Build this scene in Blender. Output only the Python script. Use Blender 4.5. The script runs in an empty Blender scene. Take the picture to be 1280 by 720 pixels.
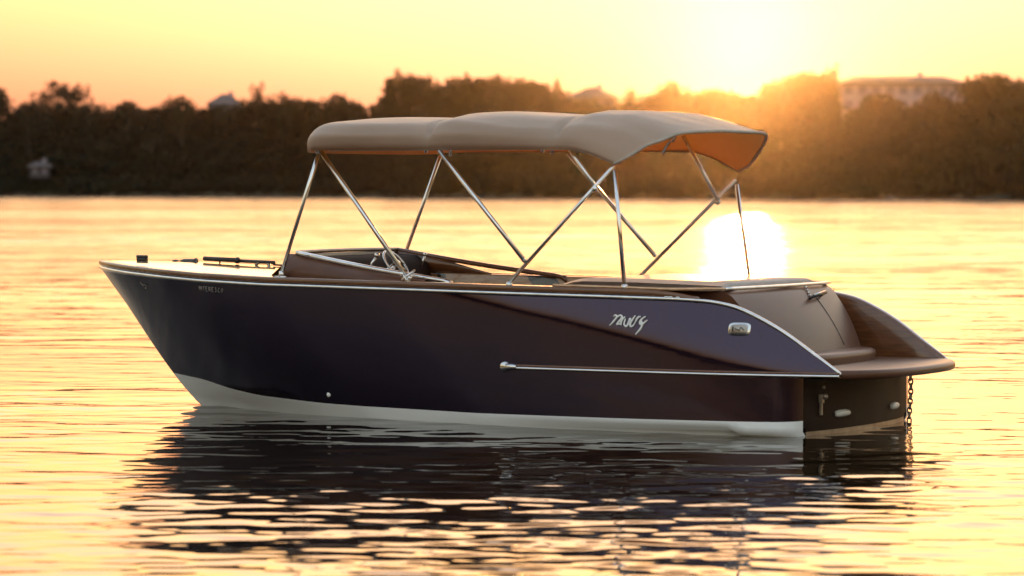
import bpy, math, random
import numpy as np
from mathutils import Vector, Matrix
R = math.radians
rnd = random.Random(7)
NR = np.random.RandomState(5)
sc = bpy.context.scene
col = sc.collection

# ------------------------------------------------------------ materials
def mat(name, color, rough=.5, metal=0., coat=0., spec=.5, **kw):
    m = bpy.data.materials.new(name); m.use_nodes = True
    b = m.node_tree.nodes['Principled BSDF']
    b.inputs['Base Color'].default_value = (*color, 1)
    b.inputs['Roughness'].default_value = rough
    b.inputs['Metallic'].default_value = metal
    b.inputs['Coat Weight'].default_value = coat
    b.inputs['Coat Roughness'].default_value = kw.get('coat_rough', .03)
    b.inputs['Specular IOR Level'].default_value = spec
    if 'ior' in kw: b.inputs['IOR'].default_value = kw['ior']
    if 'trans' in kw: b.inputs['Transmission Weight'].default_value = kw['trans']
    return m
def N(m, t): return m.node_tree.nodes.new(t)
def L(m, a, b): m.node_tree.links.new(a, b)
def vary(m, c0, c1, scale, stretch=(1, 1, 1), rough=None, bump=0., bscale=None, detail=4, lo=.35, hi=.65):
    b = m.node_tree.nodes['Principled BSDF']
    tc = N(m, 'ShaderNodeTexCoord'); mp = N(m, 'ShaderNodeMapping'); mp.inputs['Scale'].default_value = stretch
    L(m, tc.outputs['Object'], mp.inputs['Vector'])
    nz = N(m, 'ShaderNodeTexNoise'); nz.inputs['Scale'].default_value = scale; nz.inputs['Detail'].default_value = detail
    L(m, mp.outputs['Vector'], nz.inputs['Vector'])
    cr = N(m, 'ShaderNodeValToRGB'); cr.color_ramp.elements[0].position = lo; cr.color_ramp.elements[1].position = hi
    cr.color_ramp.elements[0].color = (*c0, 1); cr.color_ramp.elements[1].color = (*c1, 1)
    L(m, nz.outputs['Fac'], cr.inputs['Fac']); L(m, cr.outputs['Color'], b.inputs['Base Color'])
    if rough:
        mr = N(m, 'ShaderNodeMapRange'); mr.inputs['To Min'].default_value = rough[0]; mr.inputs['To Max'].default_value = rough[1]
        L(m, nz.outputs['Fac'], mr.inputs['Value']); L(m, mr.outputs['Result'], b.inputs['Roughness'])
    if bump:
        n2 = N(m, 'ShaderNodeTexNoise'); n2.inputs['Scale'].default_value = bscale or scale; n2.inputs['Detail'].default_value = 3
        L(m, mp.outputs['Vector'], n2.inputs['Vector'])
        bp = N(m, 'ShaderNodeBump'); bp.inputs['Strength'].default_value = 1; bp.inputs['Distance'].default_value = bump
        L(m, n2.outputs['Fac'], bp.inputs['Height']); L(m, bp.outputs['Normal'], b.inputs['Normal'])
    return m

M = {}
M['paint'] = vary(mat('hull_paint', (.02, .012, .02), .1, spec=.85, coat=0.), (.006, .003, .008), (.009, .005, .012), 1.5, rough=(.07, .12), bump=.0012, bscale=3.2)
M['boot'] = vary(mat('boot_paint', (.7, .7, .72), .3), (.86, .89, .93), (.89, .92, .95), 3, stretch=(1, 1, 6), rough=(.25, .4))
M['wood'] = vary(mat('mahogany', (.1, .04, .02), .2, coat=.6), (.09, .032, .014), (.17, .065, .026), 9, stretch=(.6, 6, 6), rough=(.18, .3), lo=.3, hi=.7)
M['woodbrown'] = vary(mat('brown_lacquer', (.1, .045, .03), .3, spec=.35), (.085, .034, .02), (.125, .052, .03), 3, stretch=(1, .5, 1), rough=(.26, .4))
M['transom'] = vary(mat('transom_reflection_tone', (.03, .015, .01), .5, spec=.15), (.014, .006, .005), (.022, .009, .007), 3, rough=(.45, .6))  # same hull, browner: weak reflection of golden water put into the colour
M['teak'] = vary(mat('varnished_deck', (.34, .2, .1), .15, coat=1., coat_rough=.04), (.32, .18, .09), (.44, .28, .15), 12, stretch=(.4, 8, 4), rough=(.1, .2))
def planks(m, axis, width, dark):
    b = m.node_tree.nodes['Principled BSDF']; src = b.inputs['Base Color'].links[0].from_socket
    tc = N(m, 'ShaderNodeTexCoord'); sp_ = N(m, 'ShaderNodeSeparateXYZ'); L(m, tc.outputs['Object'], sp_.inputs[0])
    a = N(m, 'ShaderNodeMath'); a.operation = 'PINGPONG'; a.inputs[1].default_value = width/2; L(m, sp_.outputs[axis], a.inputs[0])
    c = N(m, 'ShaderNodeMath'); c.operation = 'LESS_THAN'; c.inputs[1].default_value = .0035; L(m, a.outputs[0], c.inputs[0])
    mx = N(m, 'ShaderNodeMixRGB'); L(m, c.outputs[0], mx.inputs[0]); L(m, src, mx.inputs[1]); mx.inputs[2].default_value = (*dark, 1)
    L(m, mx.outputs[0], b.inputs['Base Color'])
planks(M['teak'], 'Y', .06, (.03, .02, .015))
M['platform'] = vary(mat('platform_planks', (.12, .055, .03), .35, spec=.4), (.10, .042, .024), (.15, .068, .038), 8, stretch=(6, .5, 1), rough=(.28, .42)); planks(M['platform'], 'X', .07, (.025, .012, .008))
M['chrome'] = vary(mat('stainless', (.7, .7, .72), .12, metal=1.), (.62, .62, .64), (.75, .75, .77), 12, rough=(.08, .2))
M['lit_edge'] = vary(mat('lit_edge_tone', (.6, .4, .25), .25, metal=.6), (.5, .32, .2), (.65, .45, .3), 12, rough=(.18, .3))  # orange light along the deck edge, put into a colour
M['dull'] = vary(mat('dull_metal', (.35, .3, .27), .35, metal=.8), (.3, .26, .23), (.42, .37, .33), 14, rough=(.3, .45))
M['black'] = vary(mat('black_fitting', (.02, .02, .02), .35), (.015, .014, .014), (.03, .028, .027), 20, rough=(.3, .5))
M['dark'] = vary(mat('dark_lining', (.015, .007, .006), .8, spec=.15), (.012, .005, .004), (.024, .011, .008), 5)
M['vinyl'] = vary(mat('grey_vinyl', (.25, .22, .22), .4), (.2, .175, .175), (.27, .24, .24), 6, rough=(.35, .5), bump=.002, bscale=9)
M['white'] = vary(mat('white_lettering', (.85, .85, .84), .35), (.8, .8, .79), (.88, .88, .87), 30)
M['faint'] = vary(mat('grey_lettering', (.3, .28, .27), .4), (.22, .2, .19), (.36, .34, .32), 30)
M['paint'].node_tree.nodes['Principled BSDF'].inputs['Specular Tint'].default_value = (.85, .68, .98, 1)
g = M['glass'] = mat('tinted_glass', (.35, .3, .28), .03, trans=1., ior=1.45)
# canvas: lets some of the light behind it through
m = M['canvas'] = vary(mat('canvas', (.42, .38, .35), .34, spec=.8), (.46, .38, .305), (.53, .44, .36), 2.2, stretch=(1, 2.2, 2.2), bump=.02, bscale=1.6)
out = m.node_tree.nodes['Material Output']; tr = N(m, 'ShaderNodeBsdfTranslucent'); tr.inputs['Color'].default_value = (.9, .52, .13, 1)
mx = N(m, 'ShaderNodeMixShader'); mx.inputs['Fac'].default_value = .42
L(m, m.node_tree.nodes['Principled BSDF'].outputs[0], mx.inputs[1]); L(m, tr.outputs[0], mx.inputs[2]); L(m, mx.outputs[0], out.inputs['Surface'])
# foliage
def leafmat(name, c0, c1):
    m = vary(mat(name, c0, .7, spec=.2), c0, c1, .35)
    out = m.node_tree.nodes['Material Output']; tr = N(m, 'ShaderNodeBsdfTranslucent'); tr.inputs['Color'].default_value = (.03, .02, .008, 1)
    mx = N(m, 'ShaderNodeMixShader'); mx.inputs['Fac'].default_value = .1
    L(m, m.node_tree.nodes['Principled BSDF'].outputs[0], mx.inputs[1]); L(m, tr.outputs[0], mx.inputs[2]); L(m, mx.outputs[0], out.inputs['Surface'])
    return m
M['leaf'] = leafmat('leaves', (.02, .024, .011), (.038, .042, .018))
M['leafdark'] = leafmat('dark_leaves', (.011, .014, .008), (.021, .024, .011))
M['bark'] = vary(mat('bark', (.08, .06, .045), .9), (.05, .04, .03), (.11, .085, .06), 3, stretch=(3, 3, .6))
M['earth'] = vary(mat('earth', (.06, .05, .03), .95), (.04, .04, .02), (.09, .075, .045), .08)
M['plaster'] = vary(mat('hazed_plaster', (.6, .56, .58), .8), (.30, .26, .31), (.37, .325, .38), .4)  # mauve of the distant haze mixed into the wall colour
M['dimwall'] = vary(mat('weathered_boards', (.16, .14, .15), .9), (.055, .05, .055), (.085, .075, .085), 1.5)
M['roof'] = vary(mat('roof_tile', (.12, .1, .1), .9, spec=.1), (.10, .085, .085), (.15, .12, .12), 1.2)
M['window'] = vary(mat('hazed_window', (.2, .19, .2), .2), (.19, .165, .2), (.24, .21, .25), 1.)  # panes paled towards the wall, haze painted into them

# ------------------------------------------------------------ mesh helpers
def obj(name, V, F, m, parent=None, smooth=True, bevel=0., kind=None, mats=None, fm=None):
    me = bpy.data.meshes.new(name)
    me.from_pydata([tuple(v) for v in V], [], [tuple(f) for f in F]); me.update()
    if mats:
        for x in mats: me.materials.append(x)
        me.polygons.foreach_set('material_index', fm)
    else: me.materials.append(m)
    if smooth: me.shade_smooth()
    o = bpy.data.objects.new(name, me); col.objects.link(o)
    if parent: o.parent = parent
    if bevel:
        b = o.modifiers.new('b', 'BEVEL'); b.width = bevel; b.segments = 3; b.limit_method = 'ANGLE'; b.angle_limit = R(40)
        me.set_sharp_from_angle(angle=R(35))
    if kind: o['kind'] = kind
    return o
def tag(o, label=None, cat=None, group=None, kind=None):
    if label: o['label'] = label
    if cat: o['category'] = cat
    if group: o['group'] = group
    if kind: o['kind'] = kind
    return o
def empty(name, loc, rz=0):
    o = bpy.data.objects.new(name, None); col.objects.link(o); o.location = loc; o.rotation_euler = (0, 0, rz); o.empty_display_size = .2
    return o
def merge(*parts):
    V, F = [], []
    for v, f in parts:
        n = len(V); V += [tuple(p) for p in v]; F += [tuple(i + n for i in q) for q in f]
    return V, F
def grid(P, closed_v=False):
    nu, nv = len(P), len(P[0]); V = [tuple(p) for r in P for p in r]; F = []
    for i in range(nu - 1):
        for j in range(nv if closed_v else nv - 1):
            k = (j + 1) % nv
            F.append((i*nv + j, i*nv + k, (i+1)*nv + k, (i+1)*nv + j))
    return V, F
def tube(pts, r, n=12, cap=True):
    pts = [Vector(p) for p in pts]; rr = r if isinstance(r, (list, tuple)) else [r]*len(pts)
    rings = []; up = None
    for i, p in enumerate(pts):
        t = (pts[min(i+1, len(pts)-1)] - pts[max(i-1, 0)]).normalized()
        if up is None: up = Vector((0, 0, 1)) if abs(t.z) < .9 else Vector((1, 0, 0))
        a = (up - t*up.dot(t)).normalized(); b = t.cross(a); up = a
        rings.append([p + (a*math.cos(2*math.pi*k/n) + b*math.sin(2*math.pi*k/n))*rr[i] for k in range(n)])
    V, F = grid(rings, True)
    if cap: F.append(tuple(range(n))[::-1]); F.append(tuple(range(len(V)-n, len(V))))
    return V, F
def box(c, s, rot=None):
    V = [Vector((x*s[0]/2, y*s[1]/2, z*s[2]/2)) for x in (-1, 1) for y in (-1, 1) for z in (-1, 1)]
    if rot: V = [rot @ v for v in V]
    V = [v + Vector(c) for v in V]
    return V, [(0,1,3,2),(4,6,7,5),(0,4,5,1),(2,3,7,6),(0,2,6,4),(1,5,7,3)]
def ball(c, r, n=12, s=(1, 1, 1)):
    P = []
    for i in range(n//2 + 1):
        a = math.pi*i/(n//2); rr = max(math.sin(a), 1e-3)
        P.append([(c[0]+r*s[0]*rr*math.cos(2*math.pi*k/n), c[1]+r*s[1]*rr*math.sin(2*math.pi*k/n), c[2]+r*s[2]*math.cos(a)) for k in range(n)])
    return grid(P, True)
def prism(poly, t0, t1, axis=2):
    def mk(p, t):
        return (p[0], p[1], t) if axis == 2 else (p[0], t, p[1])
    n = len(poly); V = [mk(p, t0) for p in poly] + [mk(p, t1) for p in poly]
    F = [tuple(range(n))[::-1], tuple(range(n, 2*n))] + [(i, (i+1) % n, n+(i+1) % n, n+i) for i in range(n)]
    return V, F
def sweep(pts, prof, nrm):
    """profile (a along nrm(i), b along z) swept on pts"""
    P = []
    for i, p in enumerate(pts):
        nx = nrm(i); P.append([(p[0]+nx[0]*a, p[1]+nx[1]*a, p[2]+b) for a, b in prof])
    V, F = grid(P, True); n = len(prof)
    F.append(tuple(range(n))[::-1]); F.append(tuple(range(len(V)-n, len(V))))
    return V, F
def bez(pts, n=8):
    """Catmull-Rom through pts"""
    P = [Vector(p) for p in pts]; P = [2*P[0]-P[1]] + P + [2*P[-1]-P[-2]]; o = []
    for i in range(1, len(P)-2):
        a, b, c, d = P[i-1:i+3]
        for k in range(n):
            t = k/n; o.append(.5*((2*b) + (c-a)*t + (2*a-5*b+4*c-d)*t*t + (3*b-a-3*c+d)*t**3))
    o.append(P[-2]); return o

# ------------------------------------------------------------ camera
F_PX = 4274.7
cam = bpy.data.cameras.new('camera'); co = bpy.data.objects.new('camera', cam); col.objects.link(co)
co.location = (0, 0, 1.63); co.rotation_euler = (R(90) - math.atan(128.1/F_PX), 0, 0)
cam.sensor_width = 36; cam.lens = 36*F_PX/1280; cam.clip_start = .1; cam.clip_end = 5000
cam.dof.use_dof = True; cam.dof.focus_distance = 24.3; cam.dof.aperture_fstop = 2.8
sc.camera = co
def at(px, d, z=None, py=None):
    """world point seen at pixel column px at distance d"""
    x = (px-640)/F_PX*d
    return (x, d, z if z is not None else 1.63 + d*(231.9-py)/F_PX)

# ------------------------------------------------------------ boat
boat = empty('motor_launch', (-3.116, 25.859, .03), -R(28.374))
tag(boat, 'dark glossy launch with a white waterline band and beige sun canopy, afloat on golden water', 'boat')
SX = [0, .25, .55, .99, 1.44, 2.07, 2.57, 3.24, 3.88, 4.48, 4.84, 5.35, 5.58, 5.75, 5.91, 6.08, 6.24, 6.35, 6.46]
SZ = [.983, .972, .956, .938, .919, .902, .897, .888, .878, .869, .864, .855, .843, .810, .740, .650, .537, .462, .384]
BX = [0, .08, .25, .5, 1, 1.5, 2, 3, 4, 5, 5.6, 6, 6.46]
BB = [0, .085, .235, .40, .665, .835, .94, 1.045, 1.075, 1.06, 1.025, 1.0, .955]
WX = [0, .25, .6, 1.0, 1.5, 2, 3, 4, 5, 5.35]
WB = [0, .10, .26, .46, .68, .83, .97, 1.01, 1.01, 1.0]
ZB = [(0, .25), (1.1, .178), (1.42, .122), (1.74, .092), (2.47, .068), (3.15, .062), (3.8, .055), (5, .062), (6.5, .078)]
def smooth_table(X, Y, n=400):
    xs = np.linspace(X[0], X[-1], n); ys = np.interp(xs, X, Y); k = 9
    e = np.pad(ys, k, mode='reflect', reflect_type='odd'); w = np.hanning(2*k+1); w /= w.sum()
    return xs, np.convolve(e, w, 'same')[k:-k]
_S = smooth_table(SX, SZ); _B = smooth_table(BX, BB); _W = smooth_table(WX, WB); _Z = smooth_table(*zip(*ZB))
def sheer(x): return float(np.interp(x, *_S))
def beam(x): return float(np.interp(x, *_B))
def bootz(x): return float(np.interp(x, *_Z))
def stem(z): return .865*(.983-z)/.983 if z > -.02 else .865*(1.003/.983) + (-.02-z)*1.6
RAILZ = .378
def half(x, z):
    """half breadth of the hull skin at station x, height z"""
    zs = .985
    f = min(max(z/zs, 0), 1)
    d = max(x - stem(max(z, 0)), 0)
    s_ = float(np.interp(d, *_B)) if z > 0 else 0
    # sheer breadth referred to distance aft of the stem at that height, blending to true station aft
    sb = float(np.interp(x, *_B)); k = min(max((x-.2)/1.6, 0), 1); top = s_*(1-k) + sb*k
    w = float(np.interp(d, *_W))
    g_ = f**.8
    y = w + (max(top, 0) - w)*g_
    # knuckle: above the diagonal the topsides lean inboard (tumblehome), below they fall away
    zk = np.interp(x, [3.0, 3.3, 4.5, 6.0, 6.5], [.95, .89, .70, .40, .36])
    ex = max(z - zk, 0); wdt = .045
    lean = math.sqrt(ex*ex + wdt*wdt) - wdt
    aft = min(max((x-3.0)/1.2, 0), 1)
    return y, lean*.30*aft, aft
def skin(x, z):
    y, lean, aft = half(x, z)
    if aft > 0:
        # reset so that the sheer line keeps its breadth
        _, l2, _ = half(x, sheer(x)); y = y + max(0, l2) - lean
    if z <= 0:
        d = max(x - stem(z), 0)
        y = float(np.interp(d, *_W))*math.sqrt(max(0, 1-(z/-.32)**2))
    return y
NS = 110
us = [.965*(i/NS)**1.35 for i in range(NS+1)] + [.965 + .035*k/14 for k in range(1, 15)]
def level_pts(zf, xe, side):
    """zf(x)->z"""
    # stem start: solve x = stem(z(x))
    x0 = .3
    for _ in range(40): x0 = stem(zf(x0))
    P = []
    for u in us:
        x = x0 + (6.17-x0)*u + (xe-6.17)*max(0, (u-.82)/.18); z = zf(x)
        y = skin(x, z) if u > 0 else 0
        # round the transom corner
        if xe < 6.3:
            r = .15; q = x - (xe - r)
            if q > 0: y -= r - math.sqrt(max(r*r-q*q, 0))
        P.append((x, side*y, z))
    return P
def hull_side(side):
    up = []
    T = [0, .04, .08, .13, .18, .24, .30, .36, .42, .48, .54, .60, .66, .72, .78, .84, .89, .94, .97, 1]
    for t in T:   # from boot top to rail height
        if t > .999: break
    low = [0, .08, .2, .35, .5, .65, .8, .92, 1]
    rows = []
    for t in low: rows.append(level_pts(lambda x, t=t: bootz(x) + (RAILZ - bootz(x))*t, 6.17, side))
    for t in [.04, .08, .13, .2, .28, .36, .44, .52, .6, .68, .76, .84, .9, .95, 1]:
        rows.append(level_pts(lambda x, t=t: RAILZ + max(sheer(x) - RAILZ, .003)*t, 6.46, side))
    return grid(rows)
def transom(zs, side=1):
    P = []
    for z in zs:
        y0 = skin(6.17, z) - .15
        row = []
        for k in range(25):
            t = -1 + 2*k/24
            row.append((6.17 + .085*(1-t*t), y0*t, z))
        P.append(row)
    return grid(P)
zt = [.0 + (RAILZ - .0)*i/6 for i in range(7)]
hull = obj('hull', *merge(hull_side(-1), hull_side(1)), M['paint'], boat)
obj('transom', *transom(zt), M['transom'], boat)
lowf = [lambda x, t=t: bootz(x)*(1-t) + t*(-.28) for t in (0, .1, .2, .3, .4, .55, .7, .85, .97)]
lz = [-.001, -.02, -.04, -.1, -.16, -.22, -.27]
boot = obj('boot_stripe', *merge(grid([level_pts(f, 6.17, -1) for f in lowf]), grid([level_pts(f, 6.17, 1) for f in lowf])), M['boot'], boat)
obj('transom_band', *transom(lz), M['dull'], boat)

def nrm_at(xs, side):
    def f(i):
        a = xs[max(i-1, 0)]; b = xs[min(i+1, len(xs)-1)]
        dx = b-a; dy = side*(beam(b)-beam(a)); l = math.hypot(dx, dy) or 1
        return (-dy/l*side, dx/l*side)
    return f
XS = [i*.0425 for i in range(153)]      # 0 .. 6.46
def circ(rx, rz, n=10): return [(rx*math.cos(2*math.pi*k/n), rz*math.sin(2*math.pi*k/n)) for k in range(n)]
for s in (-1, 1):
    pts = [(x, s*beam(x), sheer(x)) for x in XS]
    obj('sheer_trim', *sweep(pts, circ(.013, .0145), nrm_at(XS, s)), M['chrome'], boat)
    xs = [x for x in XS if x < 5.5]
    pts = [(x, s*beam(x), sheer(x)+.036-.034*min(1, max(0, (x-5.05)/.42))**2) for x in xs]
    obj('capping', *sweep(pts, [(-.045, -.02), (.004, -.02), (.009, -.01), (.009, .012), (.003, .019), (-.045, .021)], nrm_at(xs, s)), M['wood'], boat)
# foredeck and side decks
def camber(x, y):
    b = max(beam(x), .01); return sheer(x) + .050 + .042*(1-min(abs(y)/b, 1)**2)*min(b/.6, 1)
P = []
for i in range(56):
    x = .02 + 2.12*i/55; b = beam(x) - .04*min(1, x/.1)
    P.append([(x, max(b, .002)*t/10, camber(x, b*t/10)) for t in range(-10, 11)])
deck = obj('foredeck', *grid(P), M['teak'], boat)
sd = []
for s in (-1, 1):
    P = []
    for i in range(60):
        x = 2.14 + 2.22*i/59; b = beam(x) - .04; row = []
        for t in (1, .8, .6, .4, .2, 0): 
            y = b - .17*(1-t); row.append((x, s*y, sheer(x)+.054))
        row += [(x, s*(b-.175), sheer(x)+.045), (x, s*(b-.178), sheer(x)-.1), (x, s*(b-.20), .42)]
        P.append(row)
    sd.append(grid(P))
for gq in sd: obj('side_deck', *gq, M['teak'], boat)
# aft deck / engine box, its top level with the deck and its aft face sloping to the platform
def rrow(x, z, hw, n=14, bul=.06):
    return [(x + bul*(1-(t/n*2-1)**2), hw*(2*t/n-1), z) for t in range(n+1)]
P = []
for i in range(30):
    x = 4.36 + 1.24*i/29; hw = beam(x) - .05
    if x > 5.35: hw -= .13*((x-5.35)/.25)**1.5
    P.append([(x + .0*(1-(t/14*2-1)**2), hw*(2*t/14-1), sheer(min(x, 5.35)) + .054 + .012*(1-(2*t/14-1)**2)) for t in range(15)])
obj('aft_deck', *grid(P), M['teak'], boat)
hwt = .86
rows = []
for k in range(12):
    t = k/11; x = 5.60 + .30*t + .03*math.sin(t*math.pi); z = .915 - .45*t
    if k == 0: z = .918; x = 5.585
    rows.append([(x + .055*(1-(u/16*2-1)**2), (hwt-.12*t)*(2*u/16-1) , z - (.012 if k == 0 else 0)*abs(u/8-1)) for u in range(17)])
# close top and far side
rows.insert(0, [(5.55, p[1]*.99, .912) for p in rows[0]])
eb = obj('engine_box', *merge(grid(rows), 
    grid([[(5.0, hwt*s, .90), (rows[j][-1 if s > 0 else 0])] + [] for s in (1,) for j in range(1, len(rows))])), M['woodbrown'], boat)
sides = []
for s in (-1, 1):
    idx = -1 if s > 0 else 0
    poly = [rows[j][idx] for j in range(1, len(rows))]
    V = [(p[0], p[1], p[2]) for p in poly] + [(5.0, poly[0][1], p[2]) for p in poly]; n = len(poly)
    sides.append((V, [(j, j+1, n+j+1, n+j) for j in range(n-1)]))
for sv in sides: obj('box_cheek', *sv, M['woodbrown'], boat)
# bright line added for the lit aft edge of the deck, seam and latch on the sloping face
obj('lit_aft_line', *tube([(5.60 + .055*(1-t*t), hwt*t, .921) for t in [k/10-1 for k in range(21)]], .012), M['chrome'], boat)
for s in (-1, 1): obj('lit_side_line', *tube(bez([(4.40, s*(beam(4.4)-.055), sheer(4.4)+.062), (4.9, s*(beam(4.9)-.055), sheer(4.9)+.062), (5.25, s*(beam(5.25)-.07), .918), (5.45, s*.90, .921), (5.60, s*hwt, .921)], 8), .010), M['lit_edge'], boat)  # added tube drawing the orange-lit line of the side deck
def face(y, t, off=.0):
    x = 5.60 + .30*t + .03*math.sin(t*math.pi) + .055*(1-(y/(hwt-.12*t))**2); return (x+off, y, .915-.45*t+off*.6)
obj('seam', *tube([face(.36+.02*t, t) for t in (.18, .3, .45, .6, .75, .9)], .004, 6), M['black'], boat)
lt = obj('latch', *merge(tube([face(.22, .2, .03), face(.5, .16, .035)], .011), tube([face(.22, .2, 0), face(.22, .2, .03)], .009), tube([face(.48, .165, 0), face(.48, .165, .03)], .009)), M['black'], boat)
obj('hinge', *merge(*[ball(face(.30-.012*k, .035+.04*k, .006), .009, 8) for k in range(4)]), M['chrome'], lt)
obj('latch_cap', *tube([face(.23, .185, .038), face(.47, .15, .043)], .006), M['chrome'], lt)
# rounded plinth below the box
pl = []
for z, e in ((.405, 0), (.445, .012), (.47, .006), (.482, -.012), (.486, -.05)):
    pl.append([(5.70 + (.42+e)*(max(0, 1-abs(t)**3.2))**(1/2.4), (.84+e)*t, z) for t in [math.sin(math.pi*(k/36-.5)) for k in range(37)]])
pl.append([(5.7 + (p[0]-5.7)*.3, p[1]*.7, .486) for p in pl[-1]])
obj('plinth', *grid(pl), M['woodbrown'], boat)
# swim platform
def plat(t, e): return (6.36 + (.35+e)*(max(0, 1-abs(t)**2.6))**.62, (.945+e*.5)*t)
ts = [math.sin(math.pi*(k/60-.5)) for k in range(61)]
pr = []
for z, e in ((.352, -.06), (.350, -.02), (.358, 0), (.378, .006), (.398, 0), (.407, -.014), (.409, -.05)):
    pr.append([(*plat(t, e), z) for t in ts])
ptop = [pr[-1], [(6.1, p[1], .4095) for p in pr[-1]], [(5.6, p[1], .409) for p in pr[-1]]]
pr.insert(0, [(6.0, p[1], .352) for p in pr[0]])
sp_o = obj('swim_platform', *grid(pr), M['woodbrown'], boat)
obj('planking', *grid(ptop), M['platform'], sp_o)
# inner faces of the quarter wings with their narrow tops
wg = []
for s in (-1, 1):
    P = []
    for i in range(40):
        x = 5.30 + 1.16*i/39; b = beam(x); z = sheer(x); zl = min(z-.004, .41); th = .05*min(1, (6.5-x)/.25)
        P.append([(x, s*(b-.002), z+.006), (x, s*(b-th*.5), z+.012), (x, s*(b-th), z+.004), (x, s*(b-th-.012), z-.02 if z-.02 > zl else zl), (x, s*(b-th-.03), (z+zl)/2), (x, s*(b-th-.035), zl)])
    wg.append(grid(P))
for gq in wg: obj('quarter_wing', *gq, M['wood'], boat)
# cockpit sole, lining and bulkheads
obj('cockpit_sole', *box((3.3, 0, .40), (2.4, 1.5, .03)), M['teak'], boat, False)
for bb_ in (box((2.13, 0, .66), (.03, 1.4, .56)), box((4.40, 0, .66), (.04, 1.55, .5))): obj('bulkhead', *bb_, M['dark'], boat, False)
# coaming / windscreen: solid side boards forward, then an open rail running down to the side deck
def railpt(x, s):
    t = (x-2.19)/(3.45-2.19); return Vector((x, s*(.70+.12*t), 1.124 - .178*t - .010*math.sin(math.pi*t)))
for s in (-1, 1):
    n = 26; outer = []
    for i in range(n):
        x = 2.10 + 0.80*i/(n-1) if s > 0 else 2.10 + 1.22*i/(n-1)
        e = 2.90 if s > 0 else 3.32
        p = railpt(max(x, 2.19), s)
        zb = sheer(x) + .05
        fade = 1.
        if s > 0: fade = 1 - max(0, (x-2.55)/.35)**1.6*.78
        top = zb + (p.z - .008 - zb)*fade
        yb = beam(x) - .15
        outer.append([(x, s*yb, zb-.02), (x + 0, s*(yb+(abs(p.y)-yb)*.5*fade), zb+(top-zb)*.5), (x, s*(yb+(abs(p.y)-yb)*fade), top), (x, s*(yb+(abs(p.y)-yb)*fade-.018), top), (x, s*(yb-.03), zb-.02)])
    obj('coaming', *grid(outer, True), M['woodbrown'] if s < 0 else M['wood'], boat)
    pts = [railpt(2.19 + 1.26*k/20, s) for k in range(21)]
    e = pts[-1]; pts += [e + Vector((.05, .01*s, -.012)), e + Vector((.08, .02*s, -.04)), Vector((e.x+.07, e.y+.03*s, sheer(e.x)+.055))]
    rl = obj('windscreen_rail', *tube(pts, [.018]*18+[.016]*6), M['chrome'] if s < 0 else M['wood'], boat)
# raked front panel with its top frame, and a dark glass light in it
fr = []
for k in range(13):
    t = k/6-1; bow = .05*(1-t*t)
    fr.append([(2.02-bow, .80*t, sheer(2.05)+.05+.03*(1-t*t)), (2.10-bow, .75*t, 1.04), (2.185-bow, .70*t, 1.118), (2.205-bow, .69*t, 1.112), (2.13-bow, .74*t, 1.0), (2.08-bow, .78*t, .92)])
obj('front_panel', *grid(fr, True), M['wood'], boat)
obj('top_frame', *tube([(2.195-.05*(1-t*t), .705*t, 1.127+.004*(1-t*t)) for t in [k/8-1 for k in range(17)]], .014), M['dull'], boat)
# dashboard and its instruments
db = []
for k in range(9):
    t = k/4-1
    db.append([(2.17, .70*t, 1.095), (2.36, .70*t, 1.085), (2.46, .70*t, 1.02), (2.50, .70*t, .86), (2.42, .70*t, .6)])
dash = obj('dashboard', *grid(db), M['dark'], boat)
for y, r in ((-.28, .04), (-.17, .04), (-.06, .028), (.08, .028)):
    c = Vector((2.49, y, .97)); a = [c + Vector((0.012, math.cos(q)*r, math.sin(q)*r)) for q in [2*math.pi*k/16 for k in range(17)]]
    obj('gauge', *merge(tube(a, .005, 6), tube([c, c+Vector((.01, 0, 0))], r*.9, 16)), M['chrome'], dash)
# steering wheel on the near side, chrome rim and spokes
wc = Vector((2.56, .05, 1.03)); ax = Vector((.72, 0, .55)).normalized(); ay = Vector((0, 1, 0)); az = ax.cross(ay)
ring = [wc + (ay*math.cos(q) + az*math.sin(q))*.12 for q in [2*math.pi*k/32 for k in range(33)]]
sw = obj('steering_wheel', *tube(ring, .009, 8), M['chrome'], boat)
obj('spoke', *merge(*[tube([wc, wc + (ay*math.cos(q) + az*math.sin(q))*.115], .008, 6) for q in (R(90), R(210), R(330))], tube([wc, wc - ax*.2], .022), ball(wc+ax*.01, .03)), M['chrome'], sw)
obj('throttle', *merge(tube([(2.62, -.42, .93), (2.64, -.42, 1.05), (2.67, -.40, 1.10)], .009), ball((2.67, -.40, 1.105), .02)), M['chrome'], boat)
obj('gear_lever', *merge(tube([(2.52, .48, 1.0), (2.56, .48, 1.09)], .008), ball((2.56, .48, 1.095), .016)), M['chrome'], boat)
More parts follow.
